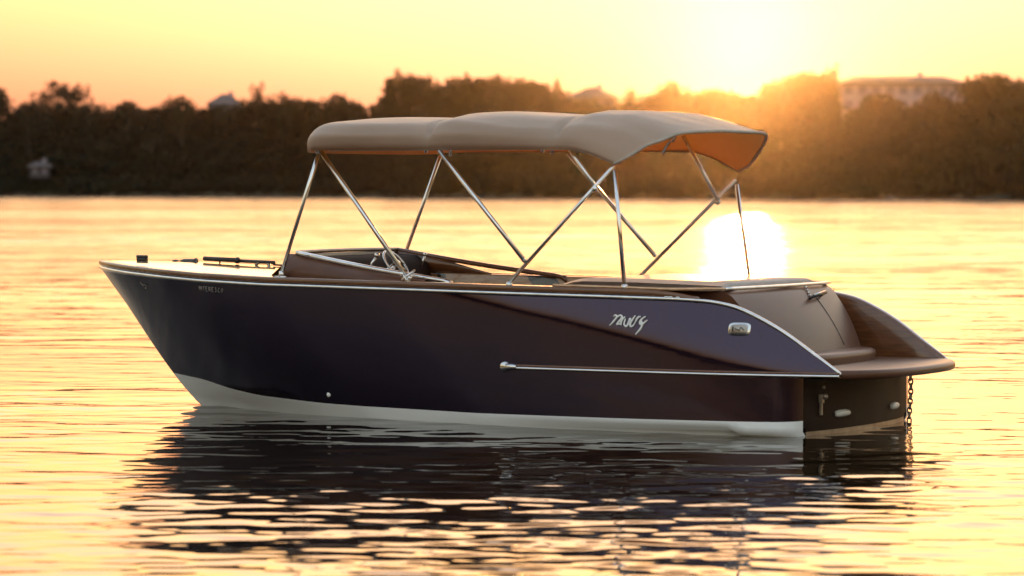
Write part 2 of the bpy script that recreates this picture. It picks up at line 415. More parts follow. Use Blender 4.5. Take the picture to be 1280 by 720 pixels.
# seats
def cushion(x0, x1, hw, z0, z1, r=.03):
    xs = [x0, x0+.0, x0+r*.4, x0+r, x1-r, x1-r*.4, x1, x1]; zz = [z0, z1-r, z1-r*.4, z1, z1, z1-r*.4, z1-r, z0]
    P = []
    for k in range(13):
        t = k/6-1; e = 1 - max(0, abs(t)-.9)*3
        P.append([(x, hw*t, z if z < z1-r-.001 else z0+(z-z0)*e) for x, z in zip(xs, zz)])
    V, F = grid(P); n = 8; F.append(tuple(range(n))); F.append(tuple(range(len(V)-n, len(V)))[::-1]); return V, F
obj('seat', *cushion(3.72, 4.30, .72, .45, .74), M['vinyl'], boat)
obj('helm_seat', *cushion(2.95, 3.35, .62, .45, .72), M['vinyl'], boat)
sp = []
for k in range(15):
    t = k/7-1; hw = .76
    e = max(0, abs(t)-.88)/.12*.02
    sp.append([(4.28, hw*t, .90), (4.30, hw*t, .935-e), (4.42, hw*t, .968-e), (4.5, hw*t, .975-e), (4.9, hw*t, .972-e), (5.3, hw*t, .962-e), (5.52, hw*t, .955-e), (5.54, hw*t, .94-e), (5.545, hw*t, .90)])
V, F = grid(sp); F.append(tuple(range(9))); F.append(tuple(range(len(V)-9, len(V)))[::-1])
obj('sun_pad', V, F, M['vinyl'], boat)
# rub rail each side: two beads with a bulbed front end
for s in (-1, 1):
    xs = [4.07 + (6.46-4.07)*k/40 for k in range(41)]
    p0 = [(x, s*(skin(x, .372)+.006), .374) for x in xs]
    rr = obj('rub_rail', *sweep(p0, circ(.014, .011), nrm_at(xs, s)), M['chrome'], boat)
    p1 = [(x, s*(skin(x, .39)+.003), .391) for x in xs]
    obj('rail_cap', *sweep(p1, circ(.008, .008), nrm_at(xs, s)), M['wood'], rr)
    obj('rail_end', *merge(ball((4.06, s*(skin(4.06, .38)+.012), .382), .036, 16, (1.1, .6, 1)), tube([(4.075, s*(skin(4.1, .38)+.012), .381), (4.15, s*(skin(4.15, .38)+.011), .381)], [.026, .017], 12)), M['chrome'], rr)
# lettering, traced as pen strokes on the topsides
def on_skin(x, z, off=.004): return (x, -(skin(x, z) + off), z)
def strokes(name, S, x0, z0, w, slant, r, m):
    parts = []
    for st in S:
        q = bez([(a, b, 0) for a, b in st], 5)
        parts.append(tube([on_skin(x0 + (p.x + slant*p.y)*w, z0 + p.y*w) for p in q], [r*(.6+.4*math.sin(math.pi*min(1, (i+2)/(len(q)+3)))) for i in range(len(q))], 6))
    return obj(name, *merge(*parts), m, boat)
SC = [[(318, 262), (350, 238), (385, 262), (350, 320), (300, 385), (252, 432)], [(350, 320), (405, 262), (450, 240), (486, 262), (462, 320), (420, 372), (400, 408), (450, 398), (488, 420)],
      [(548, 262), (510, 300), (482, 360), (486, 420)], [(560, 300), (545, 400), (595, 444), (628, 380), (650, 290), (668, 340)], [(752, 236), (712, 300), (672, 380), (676, 436), (722, 430), (762, 366)],
      [(762, 366), (790, 300), (825, 262), (860, 258)], [(956, 252), (900, 290), (858, 345), (866, 392), (915, 390), (960, 350), (1000, 318)], [(880, 330), (905, 395), (885, 470), (840, 530), (790, 585)]]
def script_pt(a, b): return on_skin(4.867 + (750 + a/16 - 765)/173, .658 - (380 + b/16 - 410)/176, .005)
lp = []
for st in SC:
    q = bez([(a, b, 0) for a, b in st], 6); n_ = len(q)
    lp.append(tube([script_pt(p.x, p.y) for p in q], [.0068*(.65 + .45*math.sin(math.pi*(i+.5)/n_)) for i in range(n_)], 7))
obj('script_lettering', *merge(*lp), M['white'], boat)
# faint name near the bow and two small marks
def glyphs(txt, x0, z0, h, gap):
    G = {'I': [[(.1, 0), (.1, 1)]], 'N': [[(0, 0), (0, 1)], [(0, 1), (.6, 0)], [(.6, 0), (.6, 1)]], 'T': [[(.3, 0), (.3, 1)], [(0, 1), (.6, 1)]], 'E': [[(0, 0), (0, 1)], [(0, 1), (.5, 1)], [(0, .5), (.4, .5)], [(0, 0), (.5, 0)]],
         'R': [[(0, 0), (0, 1)], [(0, 1), (.5, .95), (.5, .55), (0, .5)], [(.2, .5), (.55, 0)]], 'C': [[(.55, .9), (.2, 1), (0, .5), (.2, 0), (.55, .1)]], 'S': [[(.5, .9), (.2, 1), (.05, .75), (.45, .35), (.3, 0), (0, .1)]], 'O': [[(.3, 0), (0, .5), (.3, 1), (.6, .5), (.3, 0)]]}
    parts = []; x = x0
    for ch in txt:
        for st in G[ch]:
            q = [(x + (a + .15*b)*h, z0 + b*h - (x-x0)*.045) for a, b in st]
            parts.append(tube([on_skin(a, b, .003) for a, b in q], .0032, 5))
        x += h*gap*(.45 if ch == 'I' else 1)
    return merge(*parts)
obj('bow_lettering', *glyphs('INTERESCO', 1.41, .848, .032, .98), M['faint'], boat)
obj('bow_mark', *merge(tube([on_skin(.67, .866), on_skin(.685, .89), on_skin(.70, .866), on_skin(.73, .872)], .004, 5), tube([on_skin(.73, .872), on_skin(.76, .862), on_skin(.742, .845), on_skin(.725, .85)], .004, 5)), M['faint'], boat)
# chrome emblem with an inner plate
def plate(x, z, w, h, off, t, m, name, par):
    pts = []
    for k in range(32):
        a = 2*math.pi*k/32; c, s_ = math.cos(a), math.sin(a)
        pts.append((w/2*math.copysign(abs(c)**.45, c), h/2*math.copysign(abs(s_)**.55, s_)))
    a = [on_skin(x+p[0], z+p[1], off) for p in pts]; b = [on_skin(x+p[0]*.93, z+p[1]*.93, off+t) for p in pts]
    V = a + b; n = 32; F = [(i, (i+1) % n, n+(i+1) % n, n+i) for i in range(n)] + [tuple(range(n, 2*n))]
    return obj(name, V, F, m, par)
em = plate(5.785, .668, .150, .088, -.002, .010, M['chrome'], 'emblem', boat)
plate(5.785, .668, .118, .060, .008, .003, M['dull'], 'emblem_plate', em)
obj('emblem_motif', *merge(tube([on_skin(5.76, .672, .013), on_skin(5.79, .66, .013), on_skin(5.80, .682, .013), on_skin(5.82, .662, .013)], .004, 6), tube([on_skin(5.745, .655, .013), on_skin(5.745, .685, .013)], .004, 6)), M['black'], em)
# small fittings on the hull
def disc(x, z, r): return ball((x, -(skin(x, z)+.002), z), r, 12, (1, .4, 1))
obj('drain_fitting', *disc(2.52, .135, .018), M['white'], boat)
obj('deck_filler', *merge(*[ball((x, -(beam(x)+.006), sheer(x)+.012), .010, 8, (2, .6, .7)) for x in (5.26, 5.29, 5.34)]), M['chrome'], boat)
for c, w in (((6.20, -.42, .10), .17), ((6.225, .52, .095), .17)):
    q = [(c[0] + .085*(1-((c[1]+d)/.77)**2) - .03, c[1]+d, c[2]) for d in (-w/2, -w/4, 0, w/4, w/2)]
    q = [(6.17+.085*(1-(y/.80)**2)+.012, y, z) for _, y, z in q]
    obj('transom_light', *tube(q, [.018, .024, .024, .024, .018]), M['white'], boat)
# trim bracket on the near transom corner and a chain at the far one
obj('bracket', *merge(box((6.215, -.70, .21), (.03, .035, .06)), box((6.212, -.70, .165), (.02, .02, .13)), ball((6.23, -.70, .285), .015, 8), ball((6.24, -.70, .225), .022, 10)), M['dull'], boat, bevel=.004)
ch = []
for k in range(13):
    t = k/12; c = Vector((6.235 + .008*math.sin(t*5), .79 + .02*t, .345 - .40*t))
    a, b = (Vector((1, 0, 0)), Vector((0, 0, 1))) if k % 2 else (Vector((0, 1, 0)), Vector((0, 0, 1)))
    ch.append(tube([c + a*math.cos(q)*.015 + b*math.sin(q)*.024 for q in [2*math.pi*j/10 for j in range(11)]], .006, 6))
obj('chain', *merge(*ch), M['dull'], boat)
# foredeck hardware
dz = lambda x: camber(x, 0)
obj('bow_cleat', *merge(box((.385, 0, dz(.385)+.008), (.07, .05, .02)), tube([(.34, 0, dz(.385)+.028), (.43, 0, dz(.385)+.026)], .014)), M['black'], boat)
hz = 1.032
hn = obj('deck_horn', *merge(tube([(.66, 0, hz), (.69, 0, hz), (.72, 0, hz), (.76, 0, hz), (.85, 0, hz-.003), (.87, 0, hz-.003)], [.012, .016, .008, .022, .026, .033]), tube([(.80, 0, dz(.8)-.01), (.80, 0, hz)], .008, 8)), M['black'], boat)
gr = obj('grab_rail', *merge(tube([(.94, 0, 1.058), (1.235, 0, 1.048)], .017), tube([(1.225, 0, 1.047), (1.245, 0, 1.046)], .024), tube([(1.245, 0, 1.044), (1.56, 0, 1.034)], .013), tube([(1.55, 0, 1.018), (1.80, 0, 1.008)], .007),
     tube([(1.08, 0, dz(1.08)-.01), (1.08, 0, 1.05)], .006, 8), tube([(1.40, .0, dz(1.40)-.01), (1.40, 0, 1.04)], .007, 8)), M['black'], boat)
rg = [Vector((1.455 + .058*math.cos(q), 0, 1.005 + .036*math.sin(q))) for q in [R(200) - R(220)*k/14 for k in range(15)]]
obj('rail_clamp', *merge(tube(rg, [.007+.006*abs(math.sin(k*.4)) for k in range(15)], 8), ball((1.455, 0, .995), .014, 8), ball((1.50, 0, .99), .012, 8)), M['dull'], gr)
# ---- bimini
def pole(name, a, b, r=.0135, m='chrome', sag=0):
    a, b = Vector(a), Vector(b); return obj(name, *tube([a, a.lerp(b, .5), b], r), M[m], boat)
def joint(p, par, r=.022): return obj('joint', *ball(p, r, 12, (1, .8, 1)), M['chrome'], par)
def foot(p, par): return obj('foot', *merge(tube([(p[0], p[1], p[2]-.025), (p[0], p[1], p[2]+.012)], [.026, .018]), box((p[0], p[1], p[2]-.028), (.085, .05, .012))), M['chrome'], par)
for s in (-1, 1):
    zr = 1.733 if s < 0 else 1.64
    A = pole('front_strut', (2.478, s*.865, 1.842), (2.145, s*.83, .99)); foot((2.145, s*.83, .985), A); joint((2.478, s*.865, 1.838), A, .018)
    if s < 0:
        B = pole('brace_pole', (2.49, s*.865, 1.842), (3.214, s*.90, .955), .016); foot((3.214, s*.9, .955), B)
        obj('bracket', *merge(ball((3.17, -.9, .99), .022, 8), ball((3.24, -.92, .965), .018, 8), tube([(3.14, -.88, 1.03), (3.22, -.93, .945)], .008), tube([(3.26, -.88, 1.02), (3.18, -.93, .95)], .008)), M['chrome'], B)
    D = pole('middle_bow_leg', (3.49, s*.95, 1.838), (4.173, s*1.0, 1.098), .0155)
    Fp = pole('main_bow_leg', (4.83, s*.965, zr), (4.06, s*1.0, .945), .0135); foot((4.06, s*1.0, .94), Fp); joint((4.173, s*1.0, 1.098), Fp, .018); joint((4.69, s*.97, zr-.155), Fp, .024)
    H = pole('aft_bow_leg', (4.45, s*.90, 1.87 if s < 0 else 1.955), (4.70, s*.965, zr-.15), .0155)
    G = pole('rear_strut', (4.84, s*.97, zr-.03), (4.928, s*1.0, .93), .014); foot((4.928, s*1.0, .935), G)
# canopy cloth
HW = .95
def crown(x): return float(np.interp(x, [2.2, 2.5, 2.7, 3.0, 3.36, 3.43, 3.55, 3.8, 4.1, 4.33, 4.42, 4.55, 4.8, 5.0, 5.2, 5.4], [2.0, 2.058, 2.068, 2.072, 2.078, 2.082, 2.102, 2.098, 2.088, 2.088, 2.094, 2.108, 2.096, 2.058, 2.012, 1.965]))
def canopy_pt(u, v):
    a = math.pi*(.5 + v*.5)               # v -1..1 -> across
    c, s_ = math.cos(a), math.sin(a); c = -c
    ne = 4.2 - 2.05*u**2.2
    yn = math.copysign(abs(c)**(2/ne), c); zn = abs(s_)**(2/ne)
    xa = 2.50 - .16*(1-yn*yn)**.5
    xe = 4.84 + .50*math.sqrt(max(0, 1-yn*yn))
    x = xa + (xe-xa)*u
    # side hem height, dropping to the rear corners
    drop = max(0, (x-4.45)/.40); cor = .107 if v < 0 else .155
    hem = 1.845 - cor*min(drop, 1.25)**1.6*abs(yn)**(6 - 4.5*min(1, max(0, (x-4.75)/.3)))
    if u < .001: pass
    cz = crown(x)
    w = 1
    if u < .055:                           # rolled front edge
        t = u/.055; q = math.sqrt(max(0, 1-(1-t)**2)); x -= .085*math.sin(math.pi*min(1, t*.8+.15))*(1 if t < 1 else 0)*(1-t)**.5
        cz = hem + (cz-hem)*(.02+.98*q)
    # slight waist between bows and soft folds
    hw = HW*(1 + .012*math.sin((x-2.5)*6.2)) * (1 + .02*max(0, (x-4.4)/.4))
    t_ = (x-2.42)/.98 if x < 3.40 else ((x-3.40)/.98 if x < 4.38 else (x-4.38)/.98)
    t_ = min(max(t_, 0), 1); puff = (t_**.35)*(1-t_)**.55 if t_ < 1 else 0
    pin = sum(math.exp(-((x + .05*zn - xs_)/.028)**2) for xs_ in (3.43, 4.41))*min(1, max(0, (zn-.3)/.3))
    yc = abs(yn); fold = -.034*pin + .050*puff*zn + .011*math.sin(zn*17 + x*2.6 + math.sin(x*5))*min(1, max(0, (zn-.25)/.3))*puff - .022*zn
    hw_extra = .045*puff*min(1, zn*2.2)*(1-u**4)
    rr = max(0, x-4.4); fold += .010*rr*max(0, 1-u**6)*math.sin(abs(yn)*22 + x*5)*zn
    return (x, (hw + hw_extra)*yn, hem + (cz-hem)*zn + fold)
NU, NV = 150, 72
P = [[canopy_pt(i/NU, -1 + 2*j/NV) for j in range(NV+1)] for i in range(NU+1)]
can = obj('canopy', *grid(P), M['canvas'], boat)
sm = can.modifiers.new('s', 'SOLIDIFY'); sm.thickness = .006; sm.offset = -1
hemc = mat('canopy_hem', (.55, .5, .46), .7); M['hem'] = vary(hemc, (.40, .33, .27), (.50, .42, .35), 8)
obj('hem', *tube([canopy_pt(1, -1 + 2*j/NV) for j in range(NV+1)], .012, 8), M['hem'], can)
for s, nm in ((-1, 0), (1, 0)): obj('hem', *tube([canopy_pt(i/NU, s) for i in range(8, NU+1)], .006, 8), M['hem'], can)
for x in (3.40, 4.38):
    u = (x-2.48)/(4.95-2.48)
    q = [Vector(canopy_pt((x-2.45)/(5.0-2.45)+.0*v, v)) for v in [-1+2*k/48 for k in range(49)]]
    obj('seam', *tube([p + Vector((0, 0, .001)) for p in q], .005, 6), M['hem'], can)
    obj('hoop', *tube([Vector((p.x, p.y*.985, p.z-.022)) for p in q], .012, 8), M['chrome'], boat)
obj('hoop', *tube([Vector((2.51, p[1]*.98, p[2]-.025)) for p in [canopy_pt(.06, -1+2*k/48) for k in range(49)]], .012, 8), M['chrome'], boat)

# ------------------------------------------------------------ water: real ripples, fine near the boat, coarser far off
rr = [8.0]
while rr[-1] < 700: rr.append(rr[-1] + .030*(rr[-1]/20)**1.5)
rr = np.array(rr); NC = 520; ang = np.linspace(-R(13), R(13), NC)
Y = np.repeat(rr[:, None], NC, 1); X = Y*np.tan(ang)[None, :]
dr = .030*(Y/20)**1.5; dc = Y*(2*R(13)/NC)
Z = np.zeros_like(X)
wind = R(86)
patch = np.zeros_like(X)
for k in range(10):
    lam = 10**NR.uniform(.5, 1.6); th = NR.uniform(0, math.pi*2); ph = NR.uniform(0, 6.28)
    patch += np.sin(2*np.pi/lam*(X*.35*math.cos(th) + Y*math.sin(th)*.8) + ph)
patch = np.clip(.75 + .14*patch, .35, 1.5)
for k in range(110):
    lam = 10**NR.uniform(math.log10(.13), math.log10(3.2)); th = wind + NR.normal(0, .5); ph = NR.uniform(0, 6.28)
    slope = .0050 * (1.0 if lam < .8 else .5)
    amp = slope*lam/(2*np.pi)
    fade = np.clip((lam/np.maximum(dr, dc*.7) - 3)/4, 0, 1)
    q = 2*np.pi/lam*(X*math.cos(th) + Y*math.sin(th)) + ph
    Z += amp*fade*np.sin(q)
Z *= patch
edge = np.clip((R(13) - np.abs(ang))/R(1), 0, 1)[None, :]*np.clip((Y-8)/1, 0, 1)*np.clip((700-Y)/40, 0, 1)
Z *= edge
V = np.stack([X, Y, Z], -1).reshape(-1, 3).astype(np.float32); nr = len(rr)
i0 = (np.arange(nr-1)[:, None]*NC + np.arange(NC-1)[None, :]).ravel()
Fq = np.stack([i0, i0+1, i0+NC+1, i0+NC], 1).astype(np.int32)
# calm surround joined to the fan's border
t13 = math.tan(R(13)); ex = [(-8*t13, 8, 0), (8*t13, 8, 0), (700*t13, 700, 0), (-700*t13, 700, 0), (-900, -300, 0), (900, -300, 0), (900, 1000, 0), (-900, 1000, 0)]
nv = len(V); V = np.vstack([V, np.array(ex, np.float32)])
EF = [(4, 5, 1, 0), (5, 6, 2, 1), (6, 7, 3, 2), (7, 4, 0, 3)]
Fq = np.vstack([Fq, np.array(EF, np.int32) + nv])
me = bpy.data.meshes.new('water'); me.vertices.add(len(V)); me.vertices.foreach_set('co', V.ravel())
me.loops.add(Fq.size); me.loops.foreach_set('vertex_index', Fq.ravel()); me.polygons.add(len(Fq))
me.polygons.foreach_set('loop_start', np.arange(0, Fq.size, 4, dtype=np.int32)); me.polygons.foreach_set('use_smooth', np.ones(len(Fq), bool))
me.update(calc_edges=True); me.validate()
mw = mat('water', (.012, .007, .003), .035, spec=.5, ior=1.33); b = mw.node_tree.nodes['Principled BSDF']
tc = N(mw, 'ShaderNodeTexCoord'); geo = N(mw, 'ShaderNodeNewGeometry')
sep = N(mw, 'ShaderNodeSeparateXYZ'); L(mw, tc.outputs['Object'], sep.inputs[0])
# ripples finer than the mesh: slopes straight from noise, stronger where the wind ruffles the open lake
pat = N(mw, 'ShaderNodeTexNoise'); pat.inputs['Scale'].default_value = .035; pat.inputs['Detail'].default_value = 3
pm = N(mw, 'ShaderNodeMapping'); pm.inputs['Scale'].default_value = (.35, 1, 1); L(mw, tc.outputs['Object'], pm.inputs['Vector']); L(mw, pm.outputs[0], pat.inputs['Vector'])
prv = geo.outputs['Normal']
for scl, near, far, stretch in ((.14, .0, .10, .25), (.5, .0, .15, .45), (2.3, .008, .22, .6), (9.0, .035, .12, .8)):
    mp = N(mw, 'ShaderNodeMapping'); mp.inputs['Scale'].default_value = (stretch, 1, 1); L(mw, tc.outputs['Object'], mp.inputs['Vector'])
    nz = N(mw, 'ShaderNodeTexNoise'); nz.inputs['Scale'].default_value = scl; nz.inputs['Detail'].default_value = 2; L(mw, mp.outputs['Vector'], nz.inputs['Vector'])
    ruf = N(mw, 'ShaderNodeMapRange'); ruf.interpolation_type = 'SMOOTHSTEP'; ruf.inputs['From Min'].default_value = 26; ruf.inputs['From Max'].default_value = 75; ruf.inputs['To Min'].default_value = near; ruf.inputs['To Max'].default_value = far
    L(mw, sep.outputs['Y'], ruf.inputs['Value'])
    pr_ = N(mw, 'ShaderNodeMapRange'); pr_.inputs['From Min'].default_value = .35; pr_.inputs['From Max'].default_value = .65; pr_.inputs['To Min'].default_value = .25; pr_.inputs['To Max'].default_value = 1.7; L(mw, pat.outputs['Fac'], pr_.inputs['Value'])
    mu = N(mw, 'ShaderNodeMath'); mu.operation = 'MULTIPLY'; L(mw, ruf.outputs[0], mu.inputs[0]); L(mw, pr_.outputs[0], mu.inputs[1])
    su = N(mw, 'ShaderNodeVectorMath'); su.operation = 'SUBTRACT'; L(mw, nz.outputs['Color'], su.inputs[0]); su.inputs[1].default_value = (.5, .535, .5)
    fl_ = N(mw, 'ShaderNodeVectorMath'); fl_.operation = 'MULTIPLY'; L(mw, su.outputs[0], fl_.inputs[0]); fl_.inputs[1].default_value = (1.1, 1, 0)
    sc_ = N(mw, 'ShaderNodeVectorMath'); sc_.operation = 'SCALE'; L(mw, fl_.outputs[0], sc_.inputs[0]); L(mw, mu.outputs[0], sc_.inputs['Scale'])
    ad = N(mw, 'ShaderNodeVectorMath'); ad.operation = 'ADD'; L(mw, prv, ad.inputs[0]); L(mw, sc_.outputs[0], ad.inputs[1]); prv = ad.outputs[0]
rg_ = N(mw, 'ShaderNodeMapRange'); rg_.inputs['From Min'].default_value = 28; rg_.inputs['From Max'].default_value = 70; rg_.inputs['To Min'].default_value = .03; rg_.inputs['To Max'].default_value = .13
L(mw, sep.outputs['Y'], rg_.inputs['Value']); L(mw, rg_.outputs[0], b.inputs['Roughness'])
nn = N(mw, 'ShaderNodeVectorMath'); nn.operation = 'NORMALIZE'; L(mw, prv, nn.inputs[0]); L(mw, nn.outputs[0], b.inputs['Normal'])
me.materials.append(mw); wo = bpy.data.objects.new('water', me); col.objects.link(wo); wo['kind'] = 'structure'

# ------------------------------------------------------------ far shore
SKY = [(-40, 105), (0, 112), (20, 135), (30, 133), (35, 130), (130, 132), (150, 130), (160, 125), (175, 135), (200, 133), (215, 125), (230, 122), (240, 132), (258, 136), (300, 134), (310, 118), (335, 120), (360, 120), (385, 128), (410, 120), (430, 118), (445, 130), (465, 137), (480, 122), (488, 100), (520, 94), (545, 104), (555, 108), (575, 96), (625, 96), (660, 100), (680, 108), (705, 116), (712, 126), (765, 130), (775, 124), (795, 118), (808, 122), (825, 112), (845, 105), (860, 114), (870, 112), (912, 114), (915, 119), (935, 120), (950, 115), (975, 101), (1000, 93), (1030, 92), (1042, 104), (1050, 134), (1090, 136), (1200, 134), (1212, 104), (1240, 94), (1260, 98), (1330, 95)]
def shore_d(px): return float(np.interp(px, [-200, 0, 640, 1280, 1500], [640, 590, 500, 425, 410]))
def top_h(px, d): return 1.63 + d*(231.9 - float(np.interp(px, *zip(*SKY))))/F_PX
# ground behind the shoreline
P = []
for i in range(121):
    a = -.30 + .60*i/120; px = 640 + a*F_PX; d = shore_d(px); row = []
    Hs = min(top_h(min(max(px+o_, -40), 1320), d+20) for o_ in (-50, -25, 0, 25, 50))
    for k, (dd, h) in enumerate([(-3, -.6), (0, .05), (3, .8), (9, 1.6), (22, .78*Hs), (30, .82*Hs), (60, .8*Hs), (110, .8*Hs), (260, 6), (420, 2)]):
        D = d + dd; row.append((a*D, D, h))
    P.append(row)
obj('hillside', *grid(P), M['earth'], None, kind='structure')

def leafcloud(centers, n_per, r, size, rs):
    """centers: (x,y,z,radius); leaf-sized quads scattered in each clump, denser toward its shell"""
    C_ = np.array(centers); m_ = len(C_); n = m_*n_per
    d = rs.normal(size=(n, 3)); d /= np.linalg.norm(d, axis=1, keepdims=True)
    rad = rs.uniform(.35, 1.08, (n, 1))**.7
    c = np.repeat(C_[:, :3], n_per, 0) + d*rad*np.repeat(C_[:, 3:4], n_per, 0)*np.array([1, 1, .8])
    a = rs.normal(size=(n, 3)); a /= np.linalg.norm(a, axis=1, keepdims=True)
    b_ = np.cross(a, rs.normal(size=(n, 3))); b_ /= np.linalg.norm(b_, axis=1, keepdims=True)
    s = size*rs.uniform(.6, 1.3, (n, 1))
    q = np.stack([c - a*s, c - b_*s*.6, c + a*s, c + b_*s*.6], 1).reshape(-1, 3)
    return q, np.arange(4*n).reshape(n, 4)
def mesh_np(name, V, F, m):
    me = bpy.data.meshes.new(name); V = np.asarray(V, np.float32); F = np.asarray(F, np.int32)
    me.vertices.add(len(V)); me.vertices.foreach_set('co', V.ravel()); me.loops.add(F.size); me.loops.foreach_set('vertex_index', F.ravel())
    me.polygons.add(len(F)); me.polygons.foreach_set('loop_start', np.arange(0, F.size, 4, dtype=np.int32)); me.update(calc_edges=True)
    me.materials.append(m); return me
def tree_meshes(kind, rs):
    """unit tree, height 1"""
    r_ = random.Random(rs.randint(1e6)); cs = []; limbs = []
    if kind == 'round':
        base, spread, n = .28, .46, 34
        for k in range(n):
            a = r_.uniform(0, 6.28); e = r_.uniform(-.35, 1.2); q = r_.uniform(.55, 1)
            cs.append((math.cos(a)*math.cos(e)*spread*q, math.sin(a)*math.cos(e)*spread*q, .60 + math.sin(e)*.36*q, r_.uniform(.06, .12)))
    elif kind == 'tall':
        base, spread, n = .2, .26, 34
        for k in range(n):
            z = r_.uniform(.28, .97); w_ = spread*(1-abs(z-.55)*1.4)**.5 if abs(z-.55) < .7 else .05; a = r_.uniform(0, 6.28); q = r_.uniform(.3, 1)
            cs.append((math.cos(a)*w_*q, math.sin(a)*w_*q, z, r_.uniform(.06, .11)))
    else:
        base, spread, n = .25, .36, 20
        for k in range(n):
            a = r_.uniform(0, 6.28); z = r_.uniform(.35, .98); q = r_.uniform(.2, 1)
            cs.append((math.cos(a)*spread*q*(1.1-z*.6), math.sin(a)*spread*q*(1.1-z*.6), z, r_.uniform(.05, .10)))
    lean = r_.uniform(-.04, .04)
    limbs.append(tube([(0, 0, -.02), (lean, 0, base), (lean*1.5, .01, .6), (lean, 0, .85)], [.03, .024, .014, .005], 7))
    for c in cs[::2]:
        z0 = min(max(c[2]-.25, base*.8), .7)
        limbs.append(tube([(lean, 0, z0), (c[0]*.5, c[1]*.5, (z0+c[2])/2), c[:3]], [.011, .007, .003], 5))
    V, F = leafcloud(cs, 46 if kind != 'sparse' else 34, None, .022, rs)
    return limbs, V, F
protos = []
for k, kind in enumerate(['round', 'tall', 'sparse', 'round', 'tall', 'sparse']):
    rs = np.random.RandomState(40+k); limbs, V, F = tree_meshes(kind, rs)
    lv, lf = merge(*limbs); tm = bpy.data.meshes.new('trunk'); tm.from_pydata([tuple(p) for p in lv], [], lf); tm.materials.append(M['bark'])
    protos.append((tm, mesh_np('crown', V, F, M['leaf'] if k % 2 else M['leafdark'])))
def tree(px, top, w, proto, d_off, name, label, ground=2.2, group='trees standing out of the far wood'):
    d = shore_d(px) + d_off; z1 = 1.63 + d*(231.9-top)/F_PX; h = z1 - ground
    t = empty(name, ((px-640)/F_PX*d, d, ground), rnd.uniform(0, 6.28)); tag(t, label, 'tree', group)
    tm, cm = protos[proto]; wid = w/F_PX*d
    sp = {0: .98, 3: .98, 1: .62, 4: .62, 2: .7, 5: .7}[proto]
    for nm, me in (('trunk', tm), ('crown', cm)):
        o = bpy.data.objects.new(nm, me); col.objects.link(o); o.parent = t; o.scale = (wid/sp, wid/sp, h)
TREES = [  # px, top, width px, prototype, distance behind shore
 (-2, 112, 34, 0, 10, 'broadleaf_tree', 'dark bushy tree cut by the left edge of the photo'),
 (76, 92, 96, 0, 14, 'broadleaf_tree', 'wide round-crowned tree with sky gaps, first large one from the left edge'),
 (38, 128, 26, 2, 6, 'broadleaf_tree', 'small wispy tree between the left-edge tree and the wide round tree'),
 (160, 124, 30, 2, 9, 'broadleaf_tree', 'low sparse tree just right of the wide round tree'),
 (228, 120, 34, 3, 8, 'broadleaf_tree', 'low rounded tree left of the grey hipped house'),
 (322, 105, 26, 4, 12, 'slender_tree', 'narrow pointed tree just right of the grey hipped house'),
 (362, 118, 36, 3, 10, 'broadleaf_tree', 'low domed tree above the front end of the boat canopy'),
 (420, 117, 40, 0, 10, 'broadleaf_tree', 'low broad tree above the front section of the boat canopy'),
 (508, 78, 58, 3, 16, 'broadleaf_tree', 'tall dark tree with a ragged top, highest above the middle of the canopy'),
 (538, 92, 34, 5, 14, 'broadleaf_tree', 'loose-topped tree leaning against the tallest dark tree'),
 (592, 83, 50, 3, 14, 'broadleaf_tree', 'broad bushy tree with lacy top above the canopy middle'),
 (618, 86, 34, 2, 12, 'broadleaf_tree', 'thin-crowned tree at the right shoulder of the broad bushy tree'),
 (648, 97, 44, 0, 10, 'broadleaf_tree', 'flat-topped dark tree left of the small twiggy tree'),
 (696, 95, 24, 5, 8, 'broadleaf_tree', 'small twiggy tree left of the rounded roof'),
 (788, 105, 24, 5, 8, 'broadleaf_tree', 'small bright-edged tree right of the rounded roof'),
 (842, 101, 50, 3, 10, 'broadleaf_tree', 'round orange-lit tree above the rear of the canopy'),
 (892, 100, 42, 0, 8, 'broadleaf_tree', 'flat orange-lit tree immediately left of the low sun'),
 (976, 98, 40, 2, 8, 'broadleaf_tree', 'low glowing tree immediately right of the low sun'),
 (1022, 80, 56, 0, 14, 'broadleaf_tree', 'large tree with a notched top left of the long pale building'),
 (1040, 82, 24, 4, 18, 'slender_tree', 'pointed tree touching the left end of the long pale building'),
 (1212, 98, 28, 1, 30, 'slender_tree', 'upright tree at the right end of the long pale building'),
 (1243, 90, 46, 3, 30, 'broadleaf_tree', 'rounded tree right of the long pale building'),
 (1284, 93, 44, 0, 30, 'broadleaf_tree', 'dark tree cut by the right edge of the photo'),
]
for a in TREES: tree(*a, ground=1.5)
# the wood itself: one uncountable mass of foliage up the slope
cs = []; rs = np.random.RandomState(3)
for px in list(np.arange(-660, -60, 7.)) + list(np.arange(-60, 1340, 3.6)) + list(np.arange(1340, 1940, 7.)):
    d0 = shore_d(px); H_ = top_h(px, d0 + 12)
    for lay in range(7):
        if lay == 0: d = d0 + rs.uniform(0, 4); z = rs.uniform(.2, 2.0)
        else: d = d0 + 3 + lay*2.2 + rs.uniform(-2, 2); z = H_*min(1, (lay-.2)/5.0)*rs.uniform(.72, 1.0)
        r_ = rs.uniform(1.3, 2.4) if z > 2 else rs.uniform(.8, 1.4)
        z = min(z, H_ - r_*.55 + rs.uniform(-.5, .3))
        cs.append(((px-640)/F_PX*d + rs.uniform(-.3, .3), d, max(z, .3), r_))
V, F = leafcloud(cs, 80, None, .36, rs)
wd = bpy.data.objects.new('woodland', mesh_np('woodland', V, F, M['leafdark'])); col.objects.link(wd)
tag(wd, 'dense dark wood running along the whole far shore under the skyline trees', 'woodland', kind='stuff')
